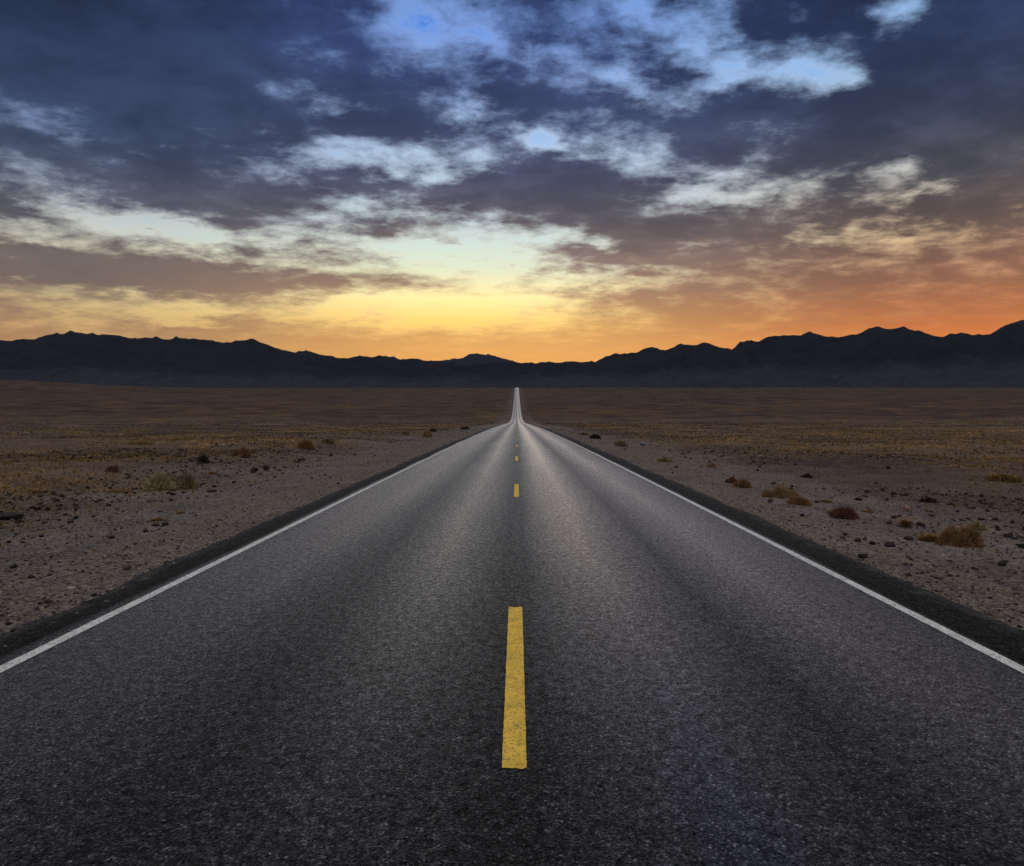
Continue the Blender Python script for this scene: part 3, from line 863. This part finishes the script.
SHRUBS = [  # base px, base py, px width, px height, lobes, colour, label
    (153.5, 491, 33, 19.5, 'dome', 'tan', 'big rounded tan-green shrub on the left gravel, front one of a touching pair'),
    (175.5, 490.3, 33, 19, 'double', 'brown', 'brownish two-lobed shrub pressed against the right side of the big tan-green shrub'),
    (201.5, 463.5, 11, 9, 'dome', 'dark', 'small dark round shrub just beyond the touching pair of shrubs on the left'),
    (238, 457.5, 21, 10.5, 'double', 'orange', 'low orange-tan shrub with dark right flank, right of the dark round shrub'),
    (303.5, 449, 19, 9.5, 'dome', 'orange', 'low tan-brown shrub at the far edge of the left gravel, nearer of two neighbours'),
    (326, 443.5, 15, 6.5, 'ragged', 'brown', 'flat dark brown shrub just right of and beyond the low tan-brown shrub on the left'),
    (427, 437.5, 10, 8.5, 'dome', 'straw', 'small pale straw-coloured ball of a shrub beside the left edge of the road far ahead'),
    (432, 431.8, 9, 4, 'ragged', 'dark', 'tiny dark shrub peeping out behind the pale straw-coloured ball'),
    (405, 434.5, 9, 4.5, 'ragged', 'brown', 'tiny brown shrub left of the pale straw-coloured ball by the road'),
    (465, 429.3, 9, 3.5, 'ragged', 'dark', 'farthest dark low shrub on the left shoulder, close to the converging road'),
    (108.5, 472, 15, 8, 'ragged', 'red', 'small reddish-brown shrub on the dark stony band at the left'),
    (733, 483.5, 12, 8, 'ragged', 'red', 'small reddish shrub at the left end of the row on the right shoulder'),
    (744, 488, 18, 9.5, 'dome', 'orange', 'low orange shrub right in front of the small reddish one on the right shoulder'),
    (785, 499, 38, 16, 'ragged', 'straw', 'widest tan shrub in the row on the right shoulder, spread flat with a ragged top'),
    (802, 505.5, 22, 9, 'dome', 'orange', 'low brown-orange shrub touching the front right of the widest tan shrub'),
    (848, 519.5, 25, 13.5, 'dome', 'red', 'dark reddish dome-shaped shrub alone on the right shoulder gravel'),
    (956, 546, 22, 19, 'dome', 'orange', 'left lobe-like orange-brown shrub of the cluster at the far right, nearest the road'),
    (976, 548.5, 36, 21, 'double', 'orange', 'largest orange-brown shrub of the cluster at the far right, sloping down to the right'),
    (981, 531, 18, 11, 'ragged', 'tan', 'pale brown shrub peeping over the top of the cluster at the far right'),
    (712.5, 467.5, 10, 5, 'dome', 'straw', 'small straw-coloured shrub on the right plain beyond the small reddish shrub'),
    (666, 462.5, 16, 7, 'ragged', 'straw', 'flat tan shrub beside the right shoulder midway to the far end of the road'),
    (621.5, 446.5, 14, 6.5, 'dome', 'brown', 'olive brown shrub beside the right road edge, nearest of three in a row'),
    (595.5, 438.8, 11, 5.5, 'dome', 'dark', 'very dark shrub beside the right road edge, middle of three in a row'),
    (584, 435.2, 10, 4, 'ragged', 'brown', 'brown shrub beside the right road edge, farthest of three in a row'),
    (808, 478, 11, 5, 'ragged', 'dark', 'dark low shrub on the right plain beyond the widest tan shrub'),
    (931, 503, 14, 6, 'ragged', 'dark', 'dark scrubby shrub on the stony right plain behind the far-right cluster'),
]
for i, (px, py, pw, ph, kind, colr, label) in enumerate(SHRUBS):
    x, y, z = place(px, py)
    d = y * FPX / FPX
    width = pw / FPX * y * 1.02; height = ph / FPX * y
    tw = max(.0045, .30 * y / FPX * .7) / width
    nt = int(np.clip(900 + 110 * pw * 1.1, 900, 5200))
    fol, stem = shrub_meshes(400 + i, lobes_for(kind, None), MT[colr], nt, tw)
    r = link('desert_shrub', None)
    r.location = (x, y + width * .35, float(ground_z(x, y + width * .35)) + .0)
    r.rotation_euler = (0, 0, random.uniform(-.4, .4))
    r.scale = (width * 1.14, width * 1.0, height / .47)
    tag(r, label, 'shrub', 'desert shrubs on both sides of the road')
    link('foliage', fol, r); link('stem', stem, r)

TUFTS = [
    (158, 521, 14, 6, 'little yellow grass tuft on bare gravel below the big tan-green shrub'),
    (180, 513.5, 10, 4, 'tiny yellow grass tuft right of the one on bare gravel, nearer the road'),
    (120, 492, 24, 4, 'low yellow grass strip spreading left from the foot of the big tan-green shrub'),
    (212, 473.5, 10, 4, 'small yellow grass tuft between the dark round shrub and the left shoulder'),
    (929, 541, 20, 12, 'bright orange-yellow grass tuft left of the cluster of orange-brown shrubs'),
    (906, 527, 8, 14, 'tall thin yellow grass tuft on gravel between the dome-shaped shrub and the cluster'),
    (832, 513.5, 12, 5, 'yellow grass tuft touching the left foot of the dark reddish dome-shaped shrub'),
    (827, 502.5, 12, 5, 'yellow grass tuft beyond the dark reddish dome-shaped shrub'),
    (1004, 481, 24, 13, 'large straw-yellow grass clump near the right picture edge, far out on the plain'),
    (868, 512, 12, 4, 'flat pale grass tuft right of the dark reddish dome-shaped shrub'),
    (140, 444, 22, 5, 'broad yellow grass clump on the left plain beyond the dark stony band'),
]
gt = np.random.default_rng(77)
for i, (px, py, pw, ph, label) in enumerate(TUFTS):
    x, y, z = place(px, py)
    width = pw / FPX * y; height = ph / FPX * y * .72
    n = int(np.clip(pw * 3.5, 25, 80))
    P0 = np.stack([gt.normal(0, width * .24, n), gt.normal(0, width * .22, n), np.zeros(n)], 1)
    P0[:, 2] = ground_z(x + P0[:, 0], y + P0[:, 1]) - ground_z(x, y)
    V, F = blades(P0, gt.uniform(.5, 1.0, n) * height, 1.5, 16, gt, np.full(n, y / FPX * .11))
    o = link('grass_tuft', mesh_np('grass_tuft', V, F, M_GRASS, False))
    o.location = (x, y, z)
    tag(o, label, 'grass tuft', 'single grass tufts near the road')


def rock_mesh(seed):
    import bmesh
    bm = bmesh.new()
    bmesh.ops.create_icosphere(bm, subdivisions=3, radius=.5)
    g = np.random.default_rng(seed)
    planes = [(Vector(g.normal(0, 1, 3)).normalized(), g.uniform(.26, .42)) for _ in range(11)]
    for v in bm.verts:
        for nrm, k in planes:
            s = v.co.dot(nrm)
            if s > k: v.co -= nrm * (s - k) * .92
        v.co *= 1 + .03 * g.normal()
    me = bpy.data.meshes.new('rock'); bm.to_mesh(me); bm.free()
    return me


def rock_material(name, c0, c1):
    m, t = material(name)
    tc = t.n('ShaderNodeTexCoord').outputs['Object']
    n = t.noise(tc, 6, 6, .7)
    t.pbsdf(t.mix(t.sstep(n, .35, .65), c0, c1), .9, t.bump(n, .7, .06), .2)
    return m


MR = {'dark': rock_material('dark_rock', (.022, .018, .017), (.06, .046, .042)),
      'pale': rock_material('pale_rock', (.32, .27, .23), (.50, .44, .38)),
      'orange': rock_material('orange_rock', (.24, .13, .08), (.44, .28, .19)),
      'red': rock_material('dark_red_rock', (.04, .018, .014), (.10, .045, .034)),
      'grey': rock_material('bluish_grey_rock', (.10, .11, .125), (.20, .21, .225))}
ROCKS = [
    (1, 521, 24, 9.5, 'dark', 'large dark angular rock cut off by the left picture edge'),
    (144.5, 533, 6, 3.4, 'dark', 'small dark rock alone on the left gravel below the yellow grass tuft'),
    (109, 539, 7, 3, 'dark', 'flat dark stone on the left gravel, left of the small dark rock'),
    (88, 553.5, 6, 3, 'orange', 'orange-white stone standing out on the left gravel'),
    (69, 590, 8, 2.6, 'pale', 'pale flat stone near the left asphalt edge'),
    (92, 597, 6, 3, 'dark', 'dark stone touching the left asphalt edge, right of the pale flat one'),
    (46, 604, 8, 3.4, 'dark', 'blackish stone nearest the camera on the left gravel'),
    (209, 492.5, 12, 2.6, 'dark', 'flat dark slab right of the pair of touching shrubs'),
    (265, 470.5, 7, 5, 'dark', 'upright dark rock, tallest of the small group on the left shoulder'),
    (253, 472, 7, 4, 'dark', 'squat dark rock left of the upright one on the left shoulder'),
    (301, 461.5, 6, 3.6, 'dark', 'lone dark rock on the left shoulder in front of the low tan-brown shrub'),
    (1004.5, 567, 9, 6, 'dark', 'blackish rock close to the right picture edge below the shrub cluster'),
    (923, 527, 8, 4.5, 'dark', 'dark rock behind the bright orange-yellow grass tuft on the right'),
    (890, 524.5, 6, 3.6, 'red', 'dark red stone right of the dome-shaped shrub'),
    (908, 511, 7, 6.5, 'orange', 'rusty orange rock above the tall thin grass tuft on the right'),
    (859, 542.5, 7, 3.6, 'dark', 'small brown-black stone near the right asphalt edge, below the dome-shaped shrub'),
    (644, 445.5, 7, 3, 'grey', 'bluish grey rock far along the right shoulder, right of the olive brown shrub'),
    (860, 501, 7, 3.4, 'dark', 'dark stone on the right plain behind the dome-shaped shrub'),
]
for i, (px, py, pw, ph, colr, label) in enumerate(ROCKS):
    x, y, z = place(px, py)
    me = rock_mesh(900 + i); me.materials.append(MR[colr])
    o = link('rock', me)
    w = pw / FPX * y * 1.2; h = ph / FPX * y * 1.25
    o.location = (x, y + w * .4, float(ground_z(x, y + w * .4)) + h * .32)
    o.scale = (w, w * .8, h)
    o.rotation_euler = (0, 0, random.uniform(-.5, .5))
    tag(o, label, 'rock', 'single rocks beside the road')


# ------------------------------------------------------------------ air
def build_haze():
    m, t = material('evening_haze')
    v = t.n('ShaderNodeVolumePrincipled')
    v.inputs['Color'].default_value = (.45, .60, .95, 1)
    v.inputs['Density'].default_value = HAZE
    v.inputs['Anisotropy'].default_value = 0.0
    o = t.n('ShaderNodeOutputMaterial')
    m.node_tree.links.new(v.outputs[0], o.inputs['Volume'])
    me = bpy.data.meshes.new('haze')
    a, b0, b1, z0 = 23500, -500, 23500, -30
    z1 = max(max(v.co.z for v in o.data.vertices) for o in SC.objects if o.name.startswith('mountain_range')) + 40
    V = [(-a, b0, z0), (a, b0, z0), (a, b1, z0), (-a, b1, z0), (-a, b0, z1), (a, b0, z1), (a, b1, z1), (-a, b1, z1)]
    F = [(3, 2, 1, 0), (4, 5, 6, 7), (0, 1, 5, 4), (1, 2, 6, 5), (2, 3, 7, 6), (3, 0, 4, 7)]
    me.from_pydata(V, [], F); me.update(); me.materials.append(m)
    tag(link('haze', me), 'thin bluish evening haze over the desert plain', 'haze', kind='stuff')


HAZE = 0.75e-5
build_haze()

# ------------------------------------------------------------------ render settings
SC.render.engine = 'CYCLES'
SC.view_settings.view_transform = 'Standard'
SC.view_settings.look = 'None'
SC.view_settings.exposure = 0.0
SC.view_settings.gamma = 1.0
SC.view_settings.use_curve_mapping = False
c = SC.cycles
c.max_bounces = 6; c.diffuse_bounces = 3; c.glossy_bounces = 3; c.volume_bounces = 1; c.transparent_max_bounces = 8
c.use_denoising = True
c.denoising_prefilter = 'NONE'
c.caustics_reflective = False; c.caustics_refractive = False
